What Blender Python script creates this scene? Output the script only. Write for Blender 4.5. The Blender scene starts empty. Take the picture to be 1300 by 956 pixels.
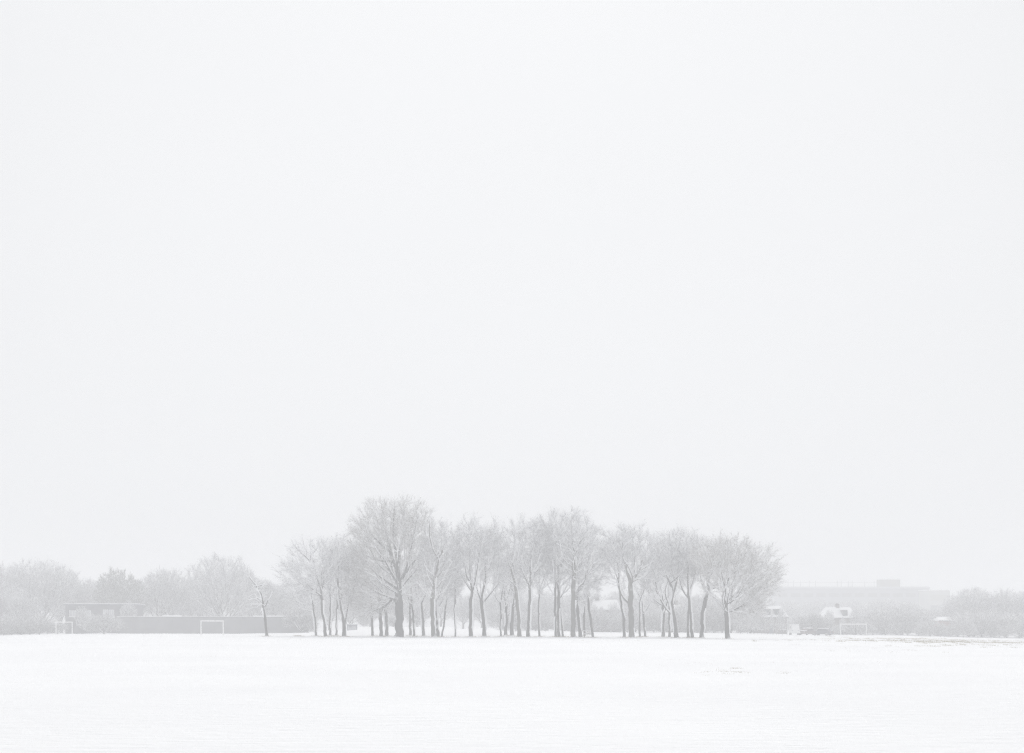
import bpy, math, random
import numpy as np
random.seed(7)
SC = bpy.context.scene
COL = SC.collection
F, CX, HY, CAMZ = 1806.0, 650.0, 795.0, 1.7     # focal length in photo pixels, principal column, horizon row, eye height

# ------------------------------------------------------------------ terrain
ROWS = [  # distance, then ground profile (bearing column -> metres)
 (285.0, [(-400,809),(0,807.3),(60,805.6),(150,804.6),(300,804.8),(400,803.5),(440,798),(452,796.2),(520,796.2),(545,795.8),(570,795.8),(592,800),
          (603,797),(625,799),(645,802),(700,802),(750,803),(830,803.8),(940,804.2),(1000,806),(1050,807.2),(1120,808.3),(1200,810),(1300,813),(1800,820)]),
 (222.0, [(-400,810),(0,809),(150,807.3),(330,807.5),(400,807.8),(520,808.2),(700,808.4),(800,808.8),(870,809.4),(925,810.8),(1000,811.2),(1100,812.2),(1200,813.5),(1300,816),(1800,822)]),
 (165.0, [(-400,812),(0,811.5),(400,812.2),(700,812.6),(900,813.4),(1000,814),(1100,815),(1300,818),(1800,824)]),
]
def _prof(k, u):
    d, t = ROWS[k]
    py = np.interp(u, [a for a, b in t], [b for a, b in t])
    return CAMZ + (HY-py)/F*d
def ground_h(x, y):
    x = np.asarray(x, float); y = np.asarray(y, float)
    yy = np.maximum(y, 120.0)
    u = CX + F*x/yy
    h1, h2, h3 = _prof(0, u), _prof(1, u), _prof(2, u)
    def sm(a, b, v):
        t = np.clip((v-a)/(b-a), 0, 1); return t*t*(3-2*t)
    a = sm(60, 165, y); b = sm(165, 222, y); c = sm(222, 285, y); d = sm(320, 600, y)
    h = h3*a; h = h+(h2-h)*b; h = h+(h1-h)*c; h = h*(1-d)
    rip = 0.035*np.sin(x*0.21+1.3*np.sin(y*0.11))*np.sin(y*0.17+0.6*np.sin(x*.07)) + 0.02*np.sin(x*0.63+y*0.31)+0.015*np.sin(y*0.9-x*0.22+2)
    return h + rip*np.clip(y/40, .4, 1)
def gh(x, y): return float(ground_h(x, y))
def X(px, Y): return (px-CX)/F*Y
def Z(py, Y): return CAMZ+(HY-py)/F*Y

# ------------------------------------------------------------------ materials
def new_mat(name):
    m = bpy.data.materials.new(name); m.use_nodes = True
    nt = m.node_tree; b = nt.nodes['Principled BSDF']; b.inputs['Roughness'].default_value = .85
    b.inputs['Specular IOR Level'].default_value = .2
    return m, nt, b
def N(nt, t, **k):
    n = nt.nodes.new(t)
    for a, v in k.items(): setattr(n, a, v)
    return n
SNOW = (.90, .905, .92, 1)
def snowed(name, c1, c2, up=.25, wind=None, nscale=3.0, soft=.3, rough=.85, nstr=.5, wpatch=.9):
    """base colour with wear noise; settled snow on faces that look up, driven snow on those that face the wind"""
    m, nt, b = new_mat(name); L = nt.links.new
    tc = N(nt, 'ShaderNodeTexCoord')
    n1 = N(nt, 'ShaderNodeTexNoise'); n1.inputs['Scale'].default_value = nscale; n1.inputs['Detail'].default_value = 4
    L(tc.outputs['Object'], n1.inputs['Vector'])
    mix = N(nt, 'ShaderNodeMix', data_type='RGBA'); mix.inputs[6].default_value = (*c1, 1); mix.inputs[7].default_value = (*c2, 1)
    L(n1.outputs['Fac'], mix.inputs[0])
    g = N(nt, 'ShaderNodeNewGeometry')
    n2 = N(nt, 'ShaderNodeTexNoise'); n2.inputs['Scale'].default_value = wpatch; n2.inputs['Detail'].default_value = 3
    L(tc.outputs['Object'], n2.inputs['Vector'])
    off = N(nt, 'ShaderNodeMath', operation='MULTIPLY_ADD'); off.inputs[1].default_value = nstr; off.inputs[2].default_value = -nstr*.5
    L(n2.outputs['Fac'], off.inputs[0])
    def fac(vec, thr):
        d = N(nt, 'ShaderNodeVectorMath', operation='DOT_PRODUCT'); d.inputs[1].default_value = vec
        L(g.outputs['Normal'], d.inputs[0])
        s = N(nt, 'ShaderNodeMath', operation='ADD'); L(d.outputs['Value'], s.inputs[0]); L(off.outputs[0], s.inputs[1])
        r = N(nt, 'ShaderNodeMapRange'); r.inputs['From Min'].default_value = thr; r.inputs['From Max'].default_value = thr+soft
        L(s.outputs[0], r.inputs['Value']); return r.outputs[0]
    f = fac((0, 0, 1), up)
    if wind:
        f2 = fac(wind[0], wind[1]); mx = N(nt, 'ShaderNodeMath', operation='MAXIMUM'); L(f, mx.inputs[0]); L(f2, mx.inputs[1]); f = mx.outputs[0]
    m2 = N(nt, 'ShaderNodeMix', data_type='RGBA'); m2.inputs[7].default_value = SNOW
    L(f, m2.inputs[0]); L(mix.outputs[2], m2.inputs[6]); L(m2.outputs[2], b.inputs['Base Color'])
    b.inputs['Roughness'].default_value = rough
    return m
def plain(name, c, rough=.7, var=.12, scale=2.0):
    m, nt, b = new_mat(name); L = nt.links.new
    tc = N(nt, 'ShaderNodeTexCoord'); n1 = N(nt, 'ShaderNodeTexNoise'); n1.inputs['Scale'].default_value = scale
    L(tc.outputs['Object'], n1.inputs['Vector'])
    mix = N(nt, 'ShaderNodeMix', data_type='RGBA')
    mix.inputs[6].default_value = (*[v*(1-var) for v in c], 1); mix.inputs[7].default_value = (*[min(1, v*(1+var)) for v in c], 1)
    L(n1.outputs['Fac'], mix.inputs[0]); L(mix.outputs[2], b.inputs['Base Color']); b.inputs['Roughness'].default_value = rough
    return m
WIND = (0.93, -.2, .3)
M = {}
M['bark'] = snowed('bark', (.028, .026, .025), (.065, .06, .056), up=.2, wind=(WIND, .80), nstr=1.1, wpatch=.55)
M['oakbark'] = snowed('oak_bark', (.022, .022, .024), (.055, .053, .05), up=.25, wind=(WIND, 1.02), nstr=1.0, wpatch=.8)
M['palebark'] = snowed('pale_bark', (.085, .085, .075), (.15, .145, .13), up=.2, wind=(WIND, .78), nstr=1.1, wpatch=.5)
M['twig'] = snowed('frosted_twig', (.20, .20, .21), (.36, .355, .36), up=-.35, soft=.25, nstr=.5)
M['browntwig'] = snowed('brown_frosted_twig', (.20, .188, .17), (.35, .335, .31), up=-.3, soft=.3, nstr=.5)
M['bgbark'] = snowed('far_bark', (.07, .068, .066), (.12, .115, .11), up=.25, nstr=.8)
M['bgtwig'] = snowed('far_twig', (.17, .17, .18), (.28, .275, .28), up=-.2, soft=.3, nstr=.5)
M['shrubtwig'] = snowed('snowy_shrub_twig', (.13, .13, .135), (.24, .23, .225), up=-.15, soft=.35, nstr=.6)
M['evergreen'] = snowed('evergreen_foliage', (.09, .10, .07), (.15, .155, .12), up=.05, soft=.3, nstr=.5)
M['snow'] = plain('settled_snow', (.90, .905, .92), .8, .015)
M['brick'] = snowed('grey_brick', (.10, .10, .115), (.14, .14, .155), up=.5, nscale=1.5)
M['wallbrick'] = snowed('boundary_brick', (.17, .17, .18), (.26, .26, .27), up=.5, nscale=.35)
M['redbrick'] = snowed('house_brick', (.15, .125, .12), (.20, .17, .165), up=.5, nscale=1.5)
M['pinkbrick'] = snowed('pink_brick', (.34, .22, .21), (.42, .29, .27), up=.5)
M['render'] = plain('pale_wall_render', (.42, .42, .40), .8)
M['concrete'] = plain('warm_concrete', (.34, .33, .29), .8)
M['greyclad'] = plain('grey_cladding', (.17, .18, .21), .6)
M['farclad'] = plain('weathered_panel_cladding', (.32, .33, .36), .7, .25, .05)
M['glass'] = plain('window_glass', (.06, .07, .08), .15, .2)
M['paleglass'] = plain('pale_blind_glass', (.5, .51, .54), .3, .2)
M['whitepaint'] = plain('white_paint', (.82, .82, .82), .45, .04)
M['darkpaint'] = plain('dark_car_paint', (.10, .10, .13), .35, .1)
M['redpaint'] = plain('dull_red_car_paint', (.15, .11, .115), .35, .1)
M['rubber'] = plain('black_rubber', (.03, .03, .03), .8)
M['hub'] = plain('wheel_metal', (.4, .4, .4), .4)
M['wood'] = plain('weathered_wood', (.22, .19, .16), .8)
M['steel'] = plain('grey_steel', (.2, .2, .21), .6)
M['lampred'] = plain('red_lamp_plastic', (.4, .03, .03), .4)
# ground snow
def ground_mat():
    m, nt, b = new_mat('snow_field'); L = nt.links.new
    tc = N(nt, 'ShaderNodeTexCoord')
    n1 = N(nt, 'ShaderNodeTexNoise'); n1.inputs['Scale'].default_value = .06; n1.inputs['Detail'].default_value = 6
    L(tc.outputs['Object'], n1.inputs['Vector'])
    cr = N(nt, 'ShaderNodeValToRGB'); cr.color_ramp.elements[0].position = .3; cr.color_ramp.elements[1].position = .7
    cr.color_ramp.elements[0].color = (.875, .88, .895, 1); cr.color_ramp.elements[1].color = (.93, .935, .945, 1)
    L(n1.outputs['Fac'], cr.inputs[0]); L(cr.outputs[0], b.inputs['Base Color'])
    n2 = N(nt, 'ShaderNodeTexNoise'); n2.inputs['Scale'].default_value = 2.2; n2.inputs['Detail'].default_value = 8; n2.inputs['Roughness'].default_value = .6
    mp = N(nt, 'ShaderNodeMapping'); mp.inputs['Scale'].default_value = (.5, 1.2, 1)
    L(tc.outputs['Object'], mp.inputs['Vector']); L(mp.outputs[0], n2.inputs['Vector'])
    bp = N(nt, 'ShaderNodeBump'); bp.inputs['Strength'].default_value = .6; bp.inputs['Distance'].default_value = .3
    L(n2.outputs['Fac'], bp.inputs['Height']); L(bp.outputs[0], b.inputs['Normal'])
    b.inputs['Roughness'].default_value = .9
    return m
M['ground'] = ground_mat()
M['straw'] = plain('dead_grass', (.36, .32, .22), .9, .35, 5)

# ------------------------------------------------------------------ object helpers
def tag(o, label=None, cat=None, group=None, kind=None):
    for k, v in (('label', label), ('category', cat), ('group', group), ('kind', kind)):
        if v: o[k] = v
    return o
def empty(name, loc, rz=0):
    o = bpy.data.objects.new(name, None); COL.objects.link(o); o.location = loc; o.rotation_euler = (0, 0, rz); o.empty_display_size = .5
    return o
class MB:
    def __init__(s): s.v = []; s.f = []; s.n = 0
    def add(s, v, f):
        v = np.asarray(v, float).reshape(-1, 3)
        s.v.append(v)
        for q in f: s.f.append(tuple(i+s.n for i in q))
        s.n += len(v); return s
    def box(s, x0, x1, y0, y1, z0, z1):
        v = [(x, y, z) for z in (z0, z1) for y in (y0, y1) for x in (x0, x1)]
        return s.add(v, [(0,2,3,1),(4,5,7,6),(0,1,5,4),(2,6,7,3),(0,4,6,2),(1,3,7,5)])
    def tube(s, p, q, r0, r1=None, k=8):
        p = np.array(p, float); q = np.array(q, float); r1 = r0 if r1 is None else r1
        d = (q-p)/np.linalg.norm(q-p); a = np.cross(d, (0, 0, 1) if abs(d[2]) < .9 else (1, 0, 0)); a /= np.linalg.norm(a); b = np.cross(d, a)
        v = [c+r*(math.cos(t)*a+math.sin(t)*b) for c, r in ((p, r0), (q, r1)) for t in [2*math.pi*i/k for i in range(k)]]
        f = [(i, (i+1) % k, k+(i+1) % k, k+i) for i in range(k)]+[tuple(range(k))[::-1], tuple(range(k, 2*k))]
        return s.add(v, f)
    def prism(s, prof, y0, y1):     # profile in x,z extruded along y
        n = len(prof)
        v = [(x, y0, z) for x, z in prof]+[(x, y1, z) for x, z in prof]
        return s.add(v, [tuple(range(n)), tuple(range(n, 2*n))[::-1]]+[(i, i+n, (i+1) % n+n, (i+1) % n) for i in range(n)])
    def build(s, name, mat, parent=None, bevel=0):
        me = bpy.data.meshes.new(name); me.from_pydata(np.concatenate(s.v).tolist(), [], s.f); me.materials.append(mat)
        o = bpy.data.objects.new(name, me); COL.objects.link(o)
        if parent: o.parent = parent
        if bevel:
            b = o.modifiers.new('bevel', 'BEVEL'); b.width = bevel; b.segments = 2
        return o
def raw_mesh(name, verts, groups, mat, smooth=False):
    """verts (n,3); groups: list of int arrays (m,k) of polygons"""
    me = bpy.data.meshes.new(name)
    me.vertices.add(len(verts)); me.vertices.foreach_set('co', np.ascontiguousarray(verts, np.float32).ravel())
    tot = np.concatenate([np.full(len(g), g.shape[1], np.int32) for g in groups])
    li = np.concatenate([g.ravel() for g in groups]).astype(np.int32)
    me.loops.add(len(li)); me.loops.foreach_set('vertex_index', li)
    me.polygons.add(len(tot)); st = np.concatenate([[0], np.cumsum(tot)[:-1]]).astype(np.int32)
    me.polygons.foreach_set('loop_start', st)
    try: me.polygons.foreach_set('loop_total', tot)
    except Exception: pass
    me.polygons.foreach_set('use_smooth', np.full(len(tot), smooth))
    me.materials.append(mat); me.update(calc_edges=True)
    return me
def link(name, me, parent=None):
    o = bpy.data.objects.new(name, me); COL.objects.link(o)
    if parent: o.parent = parent
    return o
def copy_tree(o, parent=None):
    c = o.copy(); COL.objects.link(c)
    if parent: c.parent = parent
    for ch in [x for x in KIDS.get(o.name, [])]: copy_tree(ch, c)
    return c
KIDS = {}

# ------------------------------------------------------------------ tree growing
def unit(a): return a/np.maximum(np.linalg.norm(a, axis=-1, keepdims=True), 1e-9)
def grow(rng, trunk, guides, ells, npts, R, zmin, attach_from=.5, bf=.6, rleaf=.015, step=.65, wob=.035, lobe=.10):
    """trunk: list of 3D points; guides: lists of 3D points starting on existing wood; ells: (c, radii). Returns nodes, parent, radius, main child"""
    P = []; par = []; plen = []; ok = []
    def addnode(p, q, o=True):
        P.append(np.array(p, float)); par.append(q); plen.append(0 if q < 0 else plen[q]+np.linalg.norm(P[-1]-P[q])); ok.append(o); return len(P)-1
    def addpath(pts, start, o=True, jit=.05):
        cur = start
        for p in pts:
            a = P[cur]; p = np.array(p, float); n = max(1, int(np.linalg.norm(p-a)/step))
            for i in range(1, n+1):
                q = a+(p-a)*i/n
                if i < n: q = q+rng.normal(0, jit, 3)*[1, 1, .3]
                cur = addnode(q, cur, o)
        return cur
    root = addnode(trunk[0], -1, False)
    c = addnode(np.array(trunk[0])+[0, 0, .35], root, False)
    addpath(trunk[1:], c, True)
    zt = P[-1][2]; z0 = P[0][2]
    for i in range(len(P)): ok[i] = (P[i][2]-z0) > attach_from*(zt-z0)
    ntr = len(P); GI = []
    for g in guides:
        g0 = np.array(g[0], float); d = [np.linalg.norm((p-g0)*[1, .3, 1]) for p in P]
        s = int(np.argmin(d)); off = P[s][1]
        dy = rng.normal(0, .35)
        pts = [np.array(q, float)+[0, off-q[1]+dy*(i+1)*1.0, 0] for i, q in enumerate(g[1:])]
        k0 = len(P); addpath(pts, s, True, .08); GI.append((k0, len(P)))
    # attraction points
    vols = np.array([e[1][0]*e[1][1]*e[1][2] for e in ells]); vols /= vols.sum()
    pts = []
    for e, v in zip(ells, vols):
        n = max(12, int(npts*v)); d = unit(rng.normal(0, 1, (n, 3))); r = rng.random(n)**.36
        lob = 1+lobe*np.sin(d[:, 0]*3+rng.random()*6)*np.sin(d[:, 2]*4+rng.random()*6)+lobe*.9*np.sin(d[:, 0]*9+rng.random()*6)
        pts.append(np.array(e[0])+d*(r*lob)[:, None]*np.array(e[1]))
    pts = np.concatenate(pts); pts = pts[pts[:, 2] > zmin]
    n = len(pts)
    A = np.array([p for p, o in zip(P, ok) if o]); idx = np.array([i for i, o in enumerate(ok) if o]); pl = np.array([plen[i] for i in idx]); pl0 = pl.min() if len(pl) else 0
    D = np.linalg.norm(pts[:, None]-A[None], axis=2)+bf*(pl-pl0)[None]
    best = D.argmin(1); bc = D[np.arange(n), best]; bn = idx[best]; alive = np.ones(n, bool)
    for _ in range(n):
        k = int(np.argmin(np.where(alive, bc, 1e9))); alive[k] = False
        s = int(bn[k]); a = P[s]; p = pts[k]; L = np.linalg.norm(p-a); m = max(1, int(L/step)); cur = s
        # limbs leave steeply and arch out
        for i in range(1, m+1):
            t = i/m; q = a+(p-a)*t; q[2] += .10*L*math.sin(math.pi*t) if i < m else 0
            if i < m: q = q+rng.normal(0, wob*min(1, L/2), 3)
            cur = addnode(q, cur)
            dd = np.linalg.norm(pts-q, axis=1)+bf*(plen[cur]-pl0)
            u = dd < bc; bc[u] = dd[u]; bn[u] = cur
    P = np.array(P); par = np.array(par); n = len(P)
    fl = np.ones(n); nch = np.zeros(n, int); main = -np.ones(n, int); mf = np.zeros(n)
    for i in range(n-1, 0, -1):
        p = par[i]
        if nch[i] > 0: fl[i] = max(1, fl[i]-1)
        fl[p] += fl[i]; nch[p] += 1
        if fl[i] > mf[p]: mf[p] = fl[i]; main[p] = i
    ex = math.log(R/rleaf)/math.log(max(fl[0], 3))
    r = rleaf*fl**ex
    r[:ntr] = np.maximum(r[:ntr], np.linspace(R, R*.45, ntr))
    for a, b in GI: r[a:b] = np.maximum(r[a:b], np.linspace(R*.42, R*.14, b-a))
    r[0] = R*1.9; r[1] = R*1.18
    # smoothing of the path (not the trunk)
    for _ in range(3):
        Q = P.copy(); i = np.arange(n); s = (i >= ntr) & (main >= 0)
        Q[s] = .5*P[s]+.25*P[par[s]]+.25*P[main[s]]; P = Q
    return P, par, r, main, nch
def tubes(P, par, r, main, sel, k):
    c = np.nonzero(sel)[0]; p = par[c]
    if len(c) == 0: return np.zeros((0, 3)), np.zeros((0, 4), int)
    d = np.zeros_like(P); d[1:] = unit(P[1:]-P[par[1:]]); d[0] = (0, 0, 1)
    nd = d.copy(); h = main >= 0; nd[h] = unit(d[h]+d[main[h]]); nd[0] = (0, 0, 1)
    def ring(cen, dr, rad):
        a = np.cross(dr, np.array([.13, .98, .15])); a = unit(a); b = np.cross(dr, a)
        t = np.arange(k)*2*np.pi/k
        return cen[:, None]+rad[:, None, None]*(np.cos(t)[None, :, None]*a[:, None]+np.sin(t)[None, :, None]*b[:, None])
    ism = main[p] == c
    d0 = np.where(ism[:, None], nd[p], d[c]); r0 = np.where(ism, r[p], np.minimum(r[c]*1.15, r[p]))
    v = np.concatenate([ring(P[p], d0, r0), ring(P[c], nd[c], r[c])], 1)
    m = len(c); base = (np.arange(m)*2*k)[:, None]; i = np.arange(k)
    q = np.stack([base+i, base+(i+1) % k, base+k+(i+1) % k, base+k+i], 2).reshape(-1, 4)
    return v.reshape(-1, 3), q
def spikes(B, D, L, rad, rng):
    a = unit(np.cross(D, rng.normal(0, 1, D.shape))); b = np.cross(D, a); m = len(B)
    t = np.array([0, 2.094, 4.189])
    ringv = B[:, None]+rad[:, None, None]*(np.cos(t)[None, :, None]*a[:, None]+np.sin(t)[None, :, None]*b[:, None])
    v = np.concatenate([ringv, (B+D*L[:, None])[:, None]], 1)
    bs = (np.arange(m)*4)[:, None]
    f = np.concatenate([bs+np.array([[0, 1, 3]]), bs+np.array([[1, 2, 3]]), bs+np.array([[2, 0, 3]])], 0)
    return v.reshape(-1, 3), f
def twigs(rng, P, par, r, rmax, n1, n2, L1, L2, rad, up=.25, fork=(0, 0, 2)):
    d = np.zeros_like(P); d[1:] = unit(P[1:]-P[par[1:]])
    s = np.nonzero((r < rmax) & (np.arange(len(P)) > 2))[0]
    rel = P-np.array(fork); dist = np.linalg.norm(rel, axis=1); out = unit(rel); dn = dist/np.percentile(dist, 95)
    s = np.repeat(s, n1); s = s[rng.random(len(s)) < np.clip((dn[s]-.12)*1.7, .12, 1)]; t = rng.random(len(s))[:, None]
    B = P[s]*(1-t)+P[par[s]]*t
    D = unit(d[s]*.7+out[s]*.45+rng.normal(0, .52, (len(s), 3))+np.array([0, 0, up]))
    L = L1*(.45+rng.random(len(s))*.9)
    v1, f1 = spikes(B, D, L, np.full(len(s), rad), rng)
    if n2 == 0: return v1, f1
    s2 = np.repeat(np.arange(len(s)), n2); t = .15+.8*rng.random(len(s2))
    B2 = B[s2]+D[s2]*(L[s2]*t)[:, None]
    D2 = unit(D[s2]*.9+rng.normal(0, .55, (len(s2), 3))+np.array([0, 0, up*.6]))
    v2, f2 = spikes(B2, D2, L2*(.4+rng.random(len(s2))), np.full(len(s2), rad*.75), rng)
    return np.concatenate([v1, v2]), np.concatenate([f1, f2+len(v1)])
def snow_ridges(rng, P, par, r, main, amt, side):
    # real ridges of settled and wind-driven snow riding on limbs and on the windward flank of stems
    d = np.zeros_like(P); d[1:] = unit(P[1:]-P[par[1:]]); n = len(P)
    hor = 1-np.abs(d[:, 2])
    ph = rng.random(6)*6.28
    nz = np.sin(P[:, 2]*.8+P[:, 0]*.5+ph[0])+np.sin(P[:, 0]*1.3+P[:, 1]*.9+ph[1])+.6*np.sin(P[:, 2]*2.1+ph[2])
    wind = np.array([side*.85, -.35, .35])
    pref = np.where(hor[:, None] > .12, np.array([0, 0, 1.])+.25*wind, wind)
    q = unit(pref-d*np.sum(pref*d, 1)[:, None])
    keep = ((hor > .12) & (nz > -1.2-amt)) | ((hor <= .12) & (nz > .7-amt))
    sel = keep & (r > .026) & (r < .5) & (np.arange(n) > 2)
    rs = np.minimum(r*.55, .13)+.048
    P2 = P+q*(r-rs*.25)[:, None]
    m2 = np.where((main >= 0) & sel[np.maximum(main, 0)], main, -1)
    return tubes(P2, par, np.where(sel, rs, rs*.5), m2, sel, 6)
def tree_meshes(seed, trunk, guides, ells, R, npts, bark, twig, zmin=2.5, tw=(4, 3, .9, .5, .02), thick=.05, up=.12, snow=0, side=1, fork=None, **kw):
    rng = np.random.default_rng(seed)
    P, par, r, main, nch = grow(rng, trunk, guides, ells, npts, R, zmin, **kw)
    idx = np.arange(len(P)) > 0
    a = tubes(P, par, r, main, idx & (r >= .12), 10); b = tubes(P, par, r, main, idx & (r < .12) & (r >= thick), 6)
    vs = np.concatenate([a[0], b[0]]); qs = np.concatenate([a[1], b[1]+len(a[0])])
    wood = raw_mesh('trunk', vs, [qs], bark, True)
    sn = snow_ridges(rng, P, par, r, main, snow, side)
    c = tubes(P, par, r, main, idx & (r < thick), 3)
    t = twigs(rng, P, par, r, .075, *tw, up=up, fork=fork or (trunk[-1] if kw.get('attach_from', 1) else (0, 0, 0)))
    nc, nt_ = len(c[0]), len(t[0])
    crown = raw_mesh('crown', np.concatenate([c[0], t[0], sn[0]]), [c[1], t[1]+nc, sn[1]+nc+nt_], twig, False)
    crown.materials.append(M['snow'])       # snow lying along the limbs
    mi = np.zeros(len(c[1])+len(t[1])+len(sn[1]), np.int32); mi[len(c[1])+len(t[1]):] = 1; crown.polygons.foreach_set('material_index', mi)
    return wood, crown

def planted(name, seed, px, Y, wpx, pts, guides, crown, label, cat='tree', group=None, bark='bark', twig='twig', dens=1.0, twk=1.0, **kw):
    x0 = X(px, Y); z0 = gh(x0, Y); s = Y/F; rng = random.Random(seed)
    def loc(p, j=0): return (X(p[0], Y)-x0, j, Z(p[1], Y)-z0)
    trunk = [(0, 0, -.25)]; y = 0
    for p in pts: y += rng.uniform(-.15, .15); trunk.append(loc(p, y))
    gs = [[loc(p) for p in g] for g in guides]
    ells = []
    for i, (cx, cy, rx, ry) in enumerate(crown):
        if name == 'bare_tree': rx *= 1.27; ry *= 1.05; cy += 1.5
        c = loc((cx, cy), rng.uniform(-.5, .5)); ells.append((c, (rx*s, min(max(rx, ry*.6)*s*.95, 7), ry*s)))
    V = sum(4.19*e[1][0]*e[1][1]*e[1][2] for e in ells)
    npts = int(min(2600, max(120 if name != 'young_tree' else 45, V/.66*dens)))
    n1 = max(2, int(round(4*twk)))
    w, c = tree_meshes(seed, trunk, gs, ells, wpx*s/2, npts, M[bark], M[twig], tw=(n1+1, 3, .95, .55, .022), side=rng.choice((1, 1, 1, -1)), snow=kw.pop('snow', rng.uniform(.8, 1.9)), bf=rng.uniform(.3, .75), wob=rng.uniform(.03, .075), **kw)
    root = empty(name, (x0, Y, z0))
    tag(root, label, cat, group)
    link('trunk', w, root); link('crown', c, root)
    return root

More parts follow.
